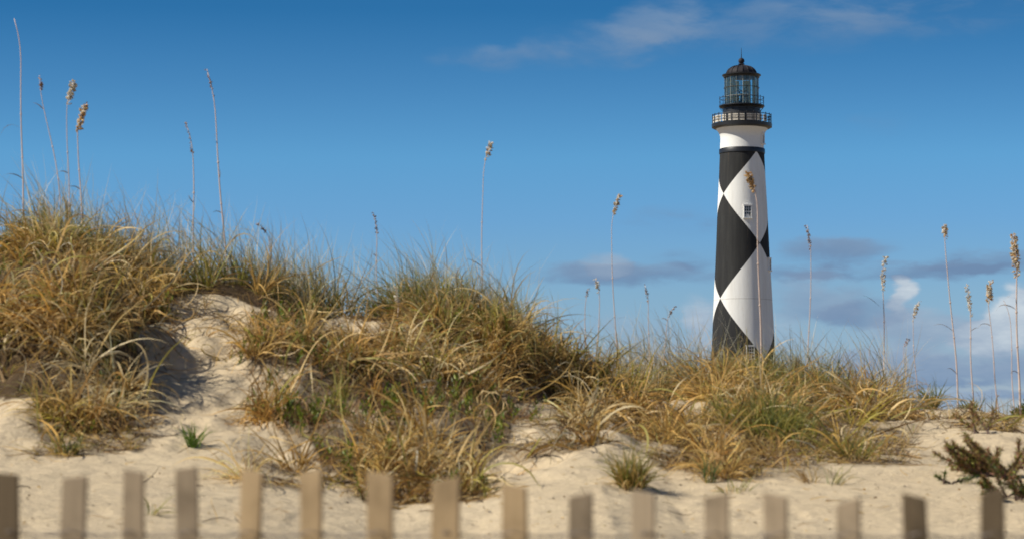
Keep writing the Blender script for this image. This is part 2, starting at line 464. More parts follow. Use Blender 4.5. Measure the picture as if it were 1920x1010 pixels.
# long wisps standing along the crest
n = 6500
x = U(-4.2, 2.5, n); yr_ = np.interp(x, _r[:, 0], _r[:, 1]); y = yr_ + U(-.25, .7, n)
wn = np.clip(.35 + 2.4 * fbm(x * 2.1, y * 0, 3, 140), .05, 1); kp = U(0, 1, n) < wn
x, y = x[kp], y[kp]; n = len(x)
b_ = np.stack([x, y, H(x, y) - .01], 1)
d = np.stack([U(-.45, .2, n), U(-.2, .2, n), np.ones(n)], 1)
parts.append(ribbons(b_, d, U(.25, .66, n), U(.003, .0065, n), GREEN[:2] + PALE + PALE + [(.24, .28, .20)], 9, U(.0, .5, n), .3, (-.45, 0, 0), tipc=(.78, .74, .64), tipmix=.85))
o = link('dune_grass', np_mesh('dune_grass', *merge(parts)), M_blade)
tag(o, 'green and olive beach grass growing through the straw along the dune', 'beach grass', kind='stuff')

# leafy ground cover
def leaves(base, d, L, W, pal, jit=.25):
    """flat pointed leaves: 6-vertex diamonds folded on the midrib"""
    n = len(base); d = unit(d); s = unit(np.cross(d, RNG.normal(size=(n, 3)) * .5 + [0, 0, 1])); u = np.cross(s, d)
    L = L[:, None]; W = W[:, None]
    f = u * W * .25
    V = np.stack([base, base + d * L * .35 - s * W / 2 + f, base + d * L * .45, base + d * L * .35 + s * W / 2 + f, base + d * L * 1.0 - u * L * .12], 1)
    bi = (np.arange(n) * 5)[:, None]
    q = np.concatenate([bi + np.array([0, 1, 4, 2]), bi + np.array([0, 2, 4, 3])], 0)
    pal = np.array(pal); c = pal[RNG.integers(0, len(pal), n)] * (1 + RNG.uniform(-jit, jit, (n, 1)))
    return V.reshape(-1, 3), q, np.repeat(c[:, None], 5, 1).reshape(-1, 3)
nt = 420; tb = scatter(nt, 3, pw=.6); parts = []
n = 2600; b_ = scatter(n, 3, xr=(-2.3, .6), yr=(12, 16), pw=.6)
parts.append(ribbons(b_, np.stack([U(-.5, .4, n), U(-.6, .1, n), np.ones(n)], 1), U(.06, .20, n), U(.003, .0055, n), [(.30, .15, .07), (.22, .10, .05), (.40, .24, .11), (.18, .15, .05), (.50, .32, .14)], 6, U(0, .5, n), .5, (-.05, 0, 0)))
for i in range(nt):
    ns = random.randint(1, 3)
    for s in range(ns):
        h = random.uniform(.04, .14); lean = np.array([random.uniform(-.5, .5), random.uniform(-.5, .1), 1]); lean /= np.linalg.norm(lean)
        b0 = tb[i] + np.array([random.uniform(-.03, .03), random.uniform(-.03, .03), 0])
        b0[2] = float(H(b0[0], b0[1])) - .005
        parts.append(ribbons(b0[None], lean[None], np.array([h * 1.05]), np.array([.005]), [(.16, .09, .04), (.13, .15, .04)], 3, .0, .05, (0, 0, 0)))
        nl = random.randint(6, 12); tt = np.linspace(.3, 1, nl)[:, None]
        bp = b0 + lean * h * tt; a = np.arange(nl) * 2.4 + random.random() * 6
        d = np.stack([np.cos(a), np.sin(a), .7 + tt[:, 0]], 1)
        parts.append(leaves(bp, d, U(.018, .042, nl), U(.007, .014, nl), LEAFG))
o = link('leafy_ground_cover', np_mesh('leafy_ground_cover', *merge(parts)), M_leaf)
tag(o, 'small bright green leafy shoots creeping through the middle of the dune face', 'ground cover', kind='stuff')

# litter lying on the bare sand
n = 2600
x = U(-3.6, 3.6, n); y = U(10.2, 16.5, n); kp = U(0, 1, n) < np.clip(.25 + .9 * fbm(x * .9, y * .9, 3, 200), .03, 1); x, y = x[kp], y[kp]; n = len(x)
b_ = np.stack([x, y, H(x, y) + .004], 1); a = U(0, 6.28, n)
parts = [ribbons(b_, np.stack([np.cos(a), np.sin(a) * .5, U(0, .3, n)], 1), U(.02, .16, n), U(.002, .005, n), TWIG + DEAD[:3], 6, .5, U(.2, 1.6, n), (0, 0, 0))]
n = 5200; b_ = scatter(n, 4, xr=(-3.6, 3.6), yr=(11.6, 17.6)); b_[:, 2] += .01; a = U(0, 6.28, n)
parts.append(ribbons(b_, np.stack([np.cos(a), np.sin(a) * .5, U(0, .5, n)], 1), U(.06, .26, n), U(.002, .0045, n), TWIG + DEAD + UNDER, 7, .5, U(.2, 1.6, n), (0, 0, 0)))
n = 1500; x = U(-3.6, 3.6, n); y = U(10.2, 16.5, n); b_ = np.stack([x, y, H(x, y) + .003], 1); a = U(0, 6.28, n)
parts.append(leaves(b_, np.stack([np.cos(a), np.sin(a), U(0, .3, n)], 1), U(.008, .03, n), U(.004, .012, n), TWIG + DEAD))
o = link('plant_litter', np_mesh('plant_litter', *merge(parts)), M_blade)
tag(o, 'loose twigs, dry straws and leaf bits scattered on the open sand', 'plant litter', kind='stuff')

# ------------------------------------------------------------------ ray to ground
def ground(px, py, lo=8.0, hi=20.0):
    ys = np.linspace(lo, hi, 1600); pts = np.stack([at(px, py, Y) for Y in ys[::1]])
    g_ = H(pts[:, 0], pts[:, 1]); k = np.argmax(pts[:, 2] < g_)
    if not (pts[:, 2] < g_).any(): k = int(np.argmin(pts[:, 2] - g_))
    return np.array([pts[k, 0], pts[k, 1], g_[k]])

# ------------------------------------------------------------------ individual grass clumps
def clump(px, py, r, hgt, ng, nd, label, lean=(-.25, 0), pal=GREEN, wid=.0062, fan=.6, tip=(.48, .40, .18), group=None, on_ridge=False, cat='grass clump', droop=.45):
    if on_ridge:
        Y = np.interp((px - 960) * 16.8 / F, _r[:, 0], _r[:, 1]); x = (px - 960) * Y / F
        c = np.array([x, Y, float(H(x, Y))])
    else: c = ground(px, py)
    root = empty('grass_clump', c); tag(root, label, cat, group)
    off = np.array(c)
    def part(name, n, pal, L0, L1, dr, fan):
        bp, rad = tuft_points(n, c[0], c[1], r)
        d = rad * fan + np.array([lean[0], lean[1], 1]) + RNG.normal(size=(n, 3)) * .14
        v, q, cc = ribbons(bp, d, U(L0, L1, n) * hgt, U(wid * .55, wid * 1.2, n), pal, 9, U(.05, dr, n), .4, (-.2, 0, 0), tipc=tip, tipmix=.5)
        link(name, np_mesh(name, v - off, q, cc), M_blade, root)
    part('green_blades', ng, pal, .55, 1.1, droop, fan)
    if nd: part('dry_blades', nd, DEAD, .3, .85, 1.2, fan * 1.8)
    return root

clump(130, 470, .26, .36, 520, 420, 'tall dark olive grass clump on the far left crest around the pale-headed stalks', on_ridge=True, lean=(-.2, 0))
clump(505, 560, .15, .34, 300, 200, 'upright green grass clump on the crest above the bare sandy patch', on_ridge=True)
clump(790, 590, .22, .42, 480, 380, 'tall green grass clump on the crest at the left of the central hump', on_ridge=True, lean=(-.35, 0))
clump(915, 620, .16, .38, 320, 260, 'upright green grass clump on the crest at the right of the central hump', on_ridge=True, lean=(-.05, 0))
clump(1270, 745, .16, .32, 240, 160, 'thin wispy grass clump just left of the lighthouse foot', on_ridge=True, lean=(-.5, 0), tip=(.5, .45, .33))
clump(1385, 760, .25, .31, 560, 420, 'big golden green grass clump right in front of the lighthouse foot', on_ridge=True, lean=(-.3, -.1))
clump(1500, 765, .22, .40, 520, 260, 'big leaning green grass clump on the ridge right of the lighthouse', on_ridge=True, lean=(-.45, 0), tip=(.5, .5, .4))
clump(1600, 775, .14, .28, 260, 120, 'lower green grass clump sloping down from the clump right of the lighthouse', on_ridge=True, lean=(-.4, 0))
clump(1420, 810, .20, .30, 420, 200, 'sprawling green and straw grass clump on the slope below the lighthouse', lean=(-.1, -.3), droop=1.0)
clump(1480, 830, .12, .22, 160, 160, 'brown shaded grass clump at the foot of the slope below the lighthouse', lean=(.2, -.3), droop=1.0)
clump(1182, 915, .045, .24, 130, 170, 'lone spiky tuft on open sand near the middle of the fence line', lean=(.02, -.05), fan=.32, droop=.35, cat='grass tuft', tip=(.60, .44, .18))
clump(363, 838, .022, .13, 46, 0, 'small lone bright green sprig on bare sand at the left', lean=(-.12, 0), pal=[(.13, .24, .03), (.17, .27, .035)], wid=.008, fan=.38, tip=(.22, .30, .05), cat='grass sprig', droop=.2)
clump(1600, 862, .05, .22, 70, 30, 'loose green tuft on the sand slope right of the big clump', lean=(-.05, 0), cat='grass tuft')
clump(1332, 905, .02, .24, 24, 6, 'narrow fresh green tuft rising from the sand under the lighthouse slope', lean=(-.1, 0), pal=[(.09, .18, .05), (.12, .2, .06)], cat='grass tuft', fan=.25, droop=.2)
clump(1378, 920, .06, .12, 26, 16, 'sparse pale bent tuft on the sand low beneath the lighthouse', lean=(0, 0), cat='grass tuft', wid=.004, fan=1.0, droop=.9)
clump(1518, 905, .03, .16, 22, 10, 'thin straw tuft on flat sand, left of a similar bent one', lean=(-.4, 0), cat='grass tuft', wid=.004, pal=DEAD, fan=.8)
clump(1565, 908, .035, .17, 22, 6, 'thin green tuft with blades arching right on flat sand', lean=(.6, 0), cat='grass tuft', wid=.004, fan=.6, droop=.9)
clump(1690, 775, .06, .17, 120, 50, 'short green tuft at the right end of the grassy ridge', cat='grass tuft', on_ridge=True)
clump(1746, 776, .035, .26, 110, 20, 'drooping green tuft alone on the bare ridge between tall stalks', cat='grass tuft', on_ridge=True, lean=(0, 0), droop=.9)
clump(1820, 778, .05, .15, 50, 20, 'thin short tuft on the ridge under the pale-headed stalks at the right', cat='grass tuft', on_ridge=True)
clump(120, 850, .05, .16, 40, 50, 'limp grey green tuft at the dune foot on the far left', cat='grass tuft', lean=(.1, -.2), droop=1.2)
clump(285, 965, .02, .18, 9, 5, 'few straw blades lying on the sand behind the third picket', cat='grass tuft', lean=(.9, 0), droop=1.3, wid=.006)

for q_, (px, py, lab) in enumerate(((820, 625, 'straw clump drooping over the shaded hollow at the left of the central hump'), (930, 650, 'straw clump drooping over the shaded hollow at the right of the central hump'),
        (1040, 690, 'straw clump hanging down the slope right of the central hump'), (150, 600, 'heavy straw clump hanging over the dark hollow in the left mound'))):
    clump(px, py, .12, .40, 60, 190, lab, lean=(-.1, -.9), droop=1.6, wid=.009, fan=.7, tip=(.8, .6, .3))

# ------------------------------------------------------------------ sea oats
SPK = None
def spikelets(pts, dirs, size, pal):
    """flattened pointed ovals"""
    ring = 6; prof = [(0, .0), (.25, .75), (.55, 1.0), (.85, .6), (1.0, .0)]
    n = len(pts); d = unit(dirs); s = unit(np.cross(d, RNG.normal(size=(n, 3)))); u = np.cross(d, s)
    rows = []
    for tpos, rr in prof:
        for i in range(ring):
            a = 2 * math.pi * i / ring
            rows.append(pts + d * (size * tpos)[:, None] + s * (math.cos(a) * rr * .34 * size)[:, None] + u * (math.sin(a) * rr * .10 * size)[:, None])
    V = np.stack(rows, 1); m = ring * len(prof); q = []
    for j in range(len(prof) - 1):
        for i in range(ring):
            q.append((j * ring + i, j * ring + (i + 1) % ring, (j + 1) * ring + (i + 1) % ring, (j + 1) * ring + i))
    q = (np.arange(n) * m)[:, None, None] + np.array(q)[None]
    pal = np.array(pal); c = pal[RNG.integers(0, len(pal), n)] * (1 + RNG.uniform(-.2, .2, (n, 1)))
    return V.reshape(-1, 3), q.reshape(-1, 4), np.repeat(c[:, None], m, 1).reshape(-1, 3)

WHITE = [(.92, .87, .76), (.84, .76, .60), (.95, .93, .88)]
TAN = [(.86, .62, .32), (.90, .72, .44), (.72, .50, .26)]
BROWN = [(.55, .40, .32), (.62, .47, .38), (.42, .30, .24)]
def stalk(xt, yt, xb, yb, head, label, pal=WHITE, rad=.0026, width=1.0, bow=0, leaf=(), Y=None, depth=0, name='sea_oat', cat='sea oat', bare=0):
    """xt,yt top; xb,yb where it leaves the grass; head = length of head in px"""
    if Y is None:
        Y = float(np.interp((xb - 960) * 17 / F, _r[:, 0], _r[:, 1])) + .12 + depth
    top = at(xt, yt, Y); low = at(xb, yb, Y)
    gz = float(H(low[0], Y)); dirn = (low - top) / max(1e-6, top[2] - low[2])
    if low[2] > gz: low = top + dirn * (top[2] - gz + .02); 
    else: low = low.copy(); low[2] = gz - .02
    root = empty(name, low); tag(root, label, cat, 'tall dry stalks standing on the dune crest')
    m = 22; pts = []
    nod = random.uniform(.01, .05) * (1 if xt > 600 else -1) * random.choice((1, -1))
    for k in range(m + 1):
        f = k / m; p = low * (1 - f) + top * f
        p = p + np.array([bow * math.sin(math.pi * f) + .004 * math.sin(f * 9 + xt), .02 * math.sin(f * 3), 0]) + np.array([nod, 0, -abs(nod) * .25]) * max(0, (f - .8) / .2) ** 2
        pts.append(p - low)
    mb = MB(); rad *= 1.25
    mb.tube([tuple(p) for p in pts], [rad * (1.15 - .7 * k / m) for k in range(m + 1)], 6)
    for k in (4, 9, 13):                                   # stem nodes
        p = pts[k]; mb.tube([tuple(p - np.array([0, 0, .006])), tuple(p), tuple(p + np.array([0, 0, .006]))], [rad * .9, rad * 1.5, rad * .8], 6)
    mb.build('stem', M_stem, root, smooth=True, auto=False)
    L = float(np.linalg.norm(top - low)); P_ = np.array(pts)
    def along(f):
        f = np.clip(f, 0, 1) * m; i = np.minimum(f.astype(int), m - 1); fr = (f - i)[:, None]
        return P_[i] * (1 - fr) + P_[i + 1] * fr
    if head:
        hl = head * Y / F; n = int(14 + hl * 560 * width); cl_ = U(.05, .95, random.randint(3, 5)); q_ = np.clip(cl_[RNG.integers(0, len(cl_), n)] + RNG.normal(size=n) * .10, 0, 1); q_[::3] = np.linspace(0, 1, len(q_[::3])); f = 1 - q_ * hl / L
        bare_f = f
        p = along(bare_f); a = U(0, 2 * math.pi, n)
        d = np.stack([np.cos(a) * .75 + nod * 12, np.sin(a) * .75, U(-.9, .8, n)], 1)
        p = p + d * [1, 1, 0] * (U(.0, .013, n) * width)[:, None]
        prt = [spikelets(p, d, U(.017, .032, n) * (.30 + .55 * width), pal)]
        v, q, c = merge(prt)
        link('seed_head', np_mesh('seed_head', v, q, c), M_husk, root)
    for (yy, side, ln) in leaf:
        f0 = (low[2] - 0, ); zt = at(xt, yy, Y)[2]; f = (zt - low[2]) / (top[2] - low[2])
        p0 = along(np.array([f]))
        v, q, c = ribbons(p0, np.array([[side * 1.0, random.uniform(-.3, .3), .9]]), np.array([ln * Y / F]), np.array([.006]), [(.30, .22, .16), (.22, .17, .13)], 8, .9, .3, (0, 0, 0), keep=False)
        link('leaf', np_mesh('leaf', v, q, c), M_blade, root)
    return root

M_stem = simple('dry_stem', (.58, .44, .36), .6, 0, .3, 25)

stalk(37, 32, 42, 410, 0, 'tallest bare reedy stalk, nearest the left edge of the photo', rad=.0036, leaf=((240, -1, 60), (335, -1, 50)))
stalk(67, 140, 105, 385, 26, 'bowed leaning stalk between the tallest bare stalk and the white-headed one', BROWN, width=.5, bow=.03, leaf=((205, -1, 25),))
stalk(124, 148, 128, 385, 48, 'stalk with slim white feathery seed head, upper of the pair at the left', WHITE, width=.9, leaf=((325, -1, 28),))
stalk(143, 190, 153, 440, 54, 'stalk with brown and white seed head, right and lower of the pair at the left', TAN + WHITE[:1], width=.95, rad=.0034, leaf=((355, -1, 26),))
stalk(360, 228, 363, 470, 60, 'faint straight brownish stalk over the left crest, left of the forked one', BROWN, width=.25, rad=.0034, leaf=((380, -1, 26),))
stalk(396, 128, 422, 475, 50, 'tall forked brownish stalk over the left crest', BROWN, width=.28, rad=.0038, leaf=((270, -1, 32), (400, -1, 24), (335, .4, 20)))
stalk(704, 397, 707, 520, 40, 'short dark twiggy stalk standing alone above the middle crest', BROWN, width=.35, leaf=((415, 1, 8), (480, -1, 12)))
stalk(905, 263, 904, 520, 34, 'lone stalk with cream seed head over the central hump', TAN[:2] + WHITE, width=.8, leaf=((500, -1, 40),))
stalk(1143, 362, 1157, 690, 40, 'tall lone stalk with small cream seed head left of the lighthouse', TAN[:1] + WHITE, width=.75, leaf=((600, 1, 60),))
stalk(1127, 520, 1120, 640, 28, 'short faint stalk with tiny pale head next to the tall lone one', WHITE, width=.45)
stalk(1098, 540, 1098, 650, 16, 'short plain stalk, leftmost of the low ones left of the lighthouse', BROWN, width=.25)
stalk(1217, 532, 1217, 660, 36, 'short stalk with a thin brown tip in the gap left of the lighthouse', BROWN, width=.3)
stalk(1251, 570, 1247, 660, 20, 'shortest brown stalk close to the left flank of the lighthouse', BROWN, width=.25, leaf=((600, -1, 20),))
stalk(1419, 320, 1427, 668, 36, 'tan stalk with golden seed head standing in front of the lighthouse', TAN + [(.66, .5, .28)], width=1.15, rad=.0046, leaf=((600, -1, 14),))
stalk(1523, 420, 1516, 670, 46, 'slim straight stalk with narrow brown head, first to the right of the lighthouse', BROWN, width=.4, rad=.0028)
stalk(1655, 480, 1660, 745, 64, 'stalk with cream head and one bent leaf, second right of the lighthouse', WHITE + BROWN[:1], width=.7, rad=.0032, leaf=((580, -1, 55),))
stalk(1631, 630, 1632, 745, 0, 'thin bare stem beside the stalk with one bent leaf', rad=.002)
stalk(1709, 560, 1722, 760, 38, 'faint stalk with small cream head over the drooping tuft', TAN[:1] + WHITE, width=.6, rad=.0022)
stalk(1694, 632, 1700, 745, 14, 'low thin stalk with a tiny pinkish head', [(.62, .40, .32)], width=.4, rad=.0018)
stalk(1765, 420, 1797, 780, 26, 'tall leaning stalk with a tuft of cream seeds at its very tip', TAN[:2] + WHITE, width=.85, rad=.0038, bow=.02, leaf=((620, -1, 45), (700, -1, 35)))
stalk(1817, 530, 1826, 780, 62, 'upright stalk with ragged white head between the leaning stalk and a tan one', WHITE, width=.6, rad=.0034, leaf=((620, 1, 20),))
stalk(1850, 523, 1874, 785, 42, 'leaning stalk with broad cream head, second from the right edge', WHITE + TAN[:1], width=.95, rad=.0028, leaf=((610, -1, 30),))
stalk(1904, 440, 1913, 790, 78, 'thick tall stalk with the largest white and tan seed head at the right edge', WHITE + TAN[:2], width=1.15, rad=.0052, leaf=((580, -1, 55), (700, -1, 30), (560, -1, 30)))
stalk(1893, 560, 1903, 790, 0, 'thin bare stem tucked against the thick stalk at the right edge', rad=.0026)
stalk(745, 535, 746, 590, 34, 'stubby white stalk in the grass left of the central hump', WHITE, width=.45, rad=.003, Y=16.2)
stalk(498, 415, 506, 470, 20, 'short pinkish stalk poking out of the crest clump at the left', [(.45, .32, .27)], width=.3)

# ------------------------------------------------------------------ shrub at the lower right
M_bark = simple('shrub_stem', (.10, .06, .045), .7, 0, .3, 40)
SHR = [(.42, .20, .13), (.48, .28, .14), (.36, .34, .10), (.42, .44, .11), (.25, .17, .09)]
SHG = [(.14, .20, .035), (.20, .26, .05), (.10, .15, .035)]
def shrub(px, py, label, stems, pal, cat='shrub', name='low_shrub', leafL=(.016, .034)):
    c = ground(px, py); root = empty(name, c); tag(root, label, cat)
    parts = []
    for (dx, dy, dz, L, curve) in stems:
        mb = MB()
        d = np.array([dx, dy, dz], float); d /= np.linalg.norm(d)
        b0 = np.array([random.uniform(-.08, .08), random.uniform(-.06, .06), 0.]) 
        b0[2] = float(H(c[0] + b0[0], c[1] + b0[1])) - c[2] - .01
        pts = [b0]; m = 10
        for k in range(m):
            d = d + np.array([random.uniform(-.06, .06), random.uniform(-.06, .06), curve]); d /= np.linalg.norm(d)
            p = pts[-1] + d * L / m
            p[2] = max(p[2], float(H(c[0] + p[0], c[1] + p[1])) - c[2] + .008)
            pts.append(p)
        mb.tube([tuple(p) for p in pts], [.006 * (1 - .7 * k / m) for k in range(m + 1)], 6)
        mb.build('stem', M_bark, root, smooth=True, auto=False)
        A_ = np.array(pts); n = int(L * 900); f = U(.18, 1, n) * m; i = np.minimum(f.astype(int), m - 1); fr = (f - i)[:, None]
        p = A_[i] * (1 - fr) + A_[i + 1] * fr; t_ = unit(A_[i + 1] - A_[i])
        dd = t_ * .75 + unit(RNG.normal(size=(n, 3))) * .75
        parts.append(leaves(p, dd, U(*leafL, n), U(.004, .008, n), pal))
    v, q, cc = merge(parts); link('foliage', np_mesh('foliage', v, q, cc), M_leaf, root)
    return root
st = [(-1.0 + random.uniform(-.3, .5), random.uniform(-.5, .5), random.uniform(.15, .8), random.uniform(.14, .32), random.uniform(-.02, .06)) for _ in range(26)]
st += [(random.uniform(-.2, 1), random.uniform(-.5, .3), random.uniform(.4, 1.2), random.uniform(.12, .22), 0) for _ in range(8)]
shrub(1872, 892, 'spreading dark reddish green shrub with brushy stems at the lower right edge', st, SHR)
shrub(1905, 935, 'low mat of dark green foliage below the reddish shrub at the right edge',
      [(random.uniform(-1, .5), random.uniform(-.8, .2), random.uniform(.1, .6), random.uniform(.10, .22), 0) for _ in range(16)], SHG + SHR[:2], cat='ground plant', name='mat_plant')
shrub(1776, 905, 'small trailing green sprig on sand just left of the reddish shrub',
      [(-1, -.1, .15, .07, .05), (.8, .1, .2, .10, .0), (.2, 0, 1, .04, 0)], SHG, cat='ground plant', name='trailing_sprig')
shrub(1838, 812, 'thin dark sprawling shrub stem reaching up from the reddish shrub to the ridge',
      [(-.4, .5, .7, .22, 0), (.1, .5, 1, .2, 0), (-.7, .4, .6, .18, 0), (.3, .2, .8, .15, 0)], SHR, cat='shrub')

# dark rounded bush beyond the ridge at the right edge
def bush(px, py, Y, r, h, label):
    c = at(px, py, Y); c[2] = float(H(c[0], Y)) - .02
    root = empty('green_bush', c); tag(root, label, 'bush')
    top = at(px, py - 0, Y)[2] - c[2] + h
    mb = MB()
    for k in range(9):
        mb = MB(); a = random.uniform(0, 6.28); q = random.uniform(.2, .7) * r
        mb.tube([(0, 0, 0), (math.cos(a) * q * .4, math.sin(a) * q * .4, top * .5), (math.cos(a) * q, math.sin(a) * q, top * .85)], [.02, .014, .006], 6)
        mb.build('branch', M_bark, root, smooth=True, auto=False)
    n = 5200; u_ = unit(RNG.normal(size=(n, 3))); rr = (U(.35, 1, n) ** .4)[:, None] * (1 + .22 * fbm(u_[:, 0] * 3 + 5, u_[:, 2] * 3, 2, 6)[:, None])
    p = u_ * rr * np.array([r, r, top * .55]) + [0, 0, top * .5]
    v, q, cc = leaves(p, u_ + RNG.normal(size=(n, 3)) * .6, U(.03, .06, n), U(.012, .02, n), SHG)
    link('foliage', np_mesh('foliage', v, q, cc), M_leaf, root)
bush(1935, 765, 19.6, .22, .02, 'dark green bush peeking over the ridge behind the thick stalk at the right edge')

# ------------------------------------------------------------------ sand fence
def wood(name, a, b_):
    m, t, b, co = mat(name)
    oi = t.node('ShaderNodeObjectInfo')
    off = t.node('ShaderNodeVectorMath', operation='ADD'); t.l.new(co, off.inputs[0])
    cmb = t.node('ShaderNodeCombineXYZ'); t.put(cmb.inputs[0], t.math('MULTIPLY', oi.outputs['Random'], 9.)); t.put(cmb.inputs[2], t.math('MULTIPLY', oi.outputs['Random'], 31.))
    t.l.new(cmb.outputs[0], off.inputs[1])
    v = off.outputs[0]
    gr = t.noise(t.mapping(v, (1, 1, .05)), 160, 5, .6, .6); bl = t.noise(v, 9, 4, .6)
    c = t.mix(gr, a, b_); c = t.mix(t.rng(bl, .45, .75, 0, .6), c, tuple(x * .55 for x in a))
    t.put(b.inputs['Base Color'], c); b.inputs['Roughness'].default_value = .85; b.inputs['Specular IOR Level'].default_value = .2
    t.put(b.inputs['Normal'], t.bump(gr, .001))
    return m
W_grey = wood('weathered_grey_wood', (.22, .165, .105), (.42, .33, .225))
W_tan = wood('weathered_tan_wood', (.27, .185, .095), (.46, .335, .195))
W_dark = wood('weathered_dark_wood', (.095, .068, .040), (.19, .14, .085))
M_wire = simple('galvanised_wire', (.16, .14, .13), .5, .7, .3, 60)
PK = [(22, 887, 44, 'd', 8), (133, 893, 48, 'g', 10), (245, 882, 42, 'g', 14), (356, 876, 43, 'g', 8), (466, 881, 44, 't', 24), (583, 882, 43, 't', 22), (708, 886, 50, 't', 15),
      (838, 897, 54, 't', 18), (962, 909, 50, 't', 22), (1084, 926, 46, 'g', 8), (1212, 921, 45, 'g', 22), (1335, 927, 46, 'g', 24), (1462, 926, 46, 'g', 26), (1590, 938, 46, 'g', 26),
      (1722, 928, 46, 'd', 12), (1860, 919, 46, 'd', 8)]
pk = list(PK)
for k in range(1, 9): pk.insert(0, (22 - 111 * k, 888 + 6 * math.sin(k * 2.1), 43, 'g' if k % 3 else 't', random.uniform(5, 20)))
for k in range(1, 9): pk.append((1860 + 132 * k, 920 + 7 * math.sin(k * 1.7), 47, 'd' if k % 2 else 'g', random.uniform(5, 22)))
fr0 = empty('sand_fence', (0, 4.5, 0)); tag(fr0, 'row of weathered wooden pickets held by wire across the foreground', 'fence')
wx = []
for i, (px, py, w, kind, yaw) in enumerate(pk):
    Y = 4.72 - .42 * (px / 1920.0)
    wid = w * Y / F * 1.0; thick = .009 + .002 * random.random()
    top = at(px, py, Y); gz = float(H(top[0], Y)) - .12
    hh = top[2] - gz
    mb = MB(); mm_ = 9; hw = wid / 2
    vs = []
    for k in range(mm_ + 1):
        z = -hh / 2 + hh * k / mm_
        wb = .0022 * math.sin(k * 1.3 + i * 2.2); e = .0008 * math.sin(k * 2.9 + i)
        dz = .006 * math.sin(i * 3.1) if k == mm_ else 0
        vs += [(-hw + wb - e, -thick / 2, z - dz), (hw + wb + e, -thick / 2, z + dz), (hw + wb + e, thick / 2, z + dz), (-hw + wb - e, thick / 2, z - dz)]
    fs = [(0, 3, 2, 1), tuple(range(4 * mm_, 4 * mm_ + 4))]
    for k in range(mm_):
        for j in range(4):
            fs.append((4 * k + j, 4 * k + (j + 1) % 4, 4 * k + 4 + (j + 1) % 4, 4 * k + 4 + j))
    mb.add(vs, fs)
    o = mb.build('picket', {'g': W_grey, 't': W_tan, 'd': W_dark}[kind], fr0, bevel=.0018)
    o.location = (top[0], Y - 4.5, top[2] - hh / 2)
    o.rotation_euler = (random.uniform(-.01, .01), R(random.uniform(-.7, .7)), -R(yaw))
    wx.append((top[0], Y - 4.5, thick))
for zz_w in (.957, .55, .18):
    mb = MB()
    for s in (0, 1):
        pts = []
        for i in range(len(wx) - 1):
            for k in range(12):
                f = k / 12; a = f * math.pi * 6 + s * math.pi
                x = wx[i][0] * (1 - f) + wx[i + 1][0] * f; y = wx[i][1] * (1 - f) + wx[i + 1][1] * f
                e = .013 * math.cos(math.pi * 2 * f) if False else 0
                open_ = .013 * max(0, 1 - min(f, 1 - f) * 5)
                r = max(open_, .0022)
                sg = 1 if s else -1
                pts.append((x, y + (sg * open_ if open_ > .003 else .0022 * math.cos(a)), zz_w - .008 * math.sin(math.pi * f) + (0 if open_ > .003 else .0022 * math.sin(a))))
        mb.tube(pts, .0014, 6)
    mb.build('wire', M_wire, fr0, smooth=True, auto=False)

# ------------------------------------------------------------------ lighthouse
LY = 314.0
lx = at(1391, 245, LY)[0]
def zz(py): return float(at(1391, py, LY)[2])
def mpx(py): return (LY * cP + (zz(py) - CAMZ) * sP) / F
base = empty('lighthouse', (lx, LY, 0))
tag(base, 'tall round lighthouse with black and white diamond pattern and black lantern on top', 'lighthouse')

# painted shaft
M_shaft, t, b, co = mat('diamond_painted_masonry')
at_ = t.node('ShaderNodeAttribute'); at_.attribute_name = 'pattern'
edge = t.noise(co, 3.0, 4, .6)
d_ = t.math('ADD', at_.outputs['Fac'], t.math('MULTIPLY', t.math('SUBTRACT', edge, .5), .006))
isw = t.math('GREATER_THAN', d_, 0.0)
st_ = t.noise(t.mapping(co, (1, 1, .10)), 1.6, 6, .65); fine = t.noise(co, 9, 6, .7)
white = t.mix(t.rng(st_, .40, .75, 0, .55), (.80, .79, .75), (.62, .60, .55))
white = t.mix(t.rng(fine, .55, .8, 0, .35), white, (.55, .50, .42))
black = t.mix(t.rng(st_, .3, .75), (.018, .018, .0185), (.034, .034, .032)); black = t.mix(t.rng(fine, .60, .85, 0, .5), black, (.085, .080, .072))
sx = t.node('ShaderNodeSeparateXYZ'); t.l.new(co, sx.inputs[0])
course = t.math('FRACT', t.math('MULTIPLY', sx.outputs[2], 1 / .42))
cl = t.math('LESS_THAN', course, .10)
colr = t.mix(isw, black, white)
seam = t.math('LESS_THAN', t.math('ABSOLUTE', t.math('ADD', t.math('SUBTRACT', sx.outputs[2], zz(562)), t.math('MULTIPLY', fine, .12))), .05)
rust = t.math('MULTIPLY', t.rng(t.noise(t.mapping(co, (1, 1, .05)), 2.6, 5, .7), .60, .74), t.rng(fine, .35, .65))
colr = t.mix(t.math('MULTIPLY', rust, .35), colr, (.30, .17, .08))
colr = t.mix(t.math('MULTIPLY', seam, .35), colr, (.32, .29, .22))
colr = t.mix(t.math('MULTIPLY', cl, .0), colr, (.30, .28, .25))
t.put(b.inputs['Base Color'], colr); b.inputs['Roughness'].default_value = .75; b.inputs['Specular IOR Level'].default_value = .22
nb = t.bump(t.noise(t.mapping(co, (1, 1, 3.5)), 3.5, 6, .75), .035)
t.put(b.inputs['Normal'], nb)

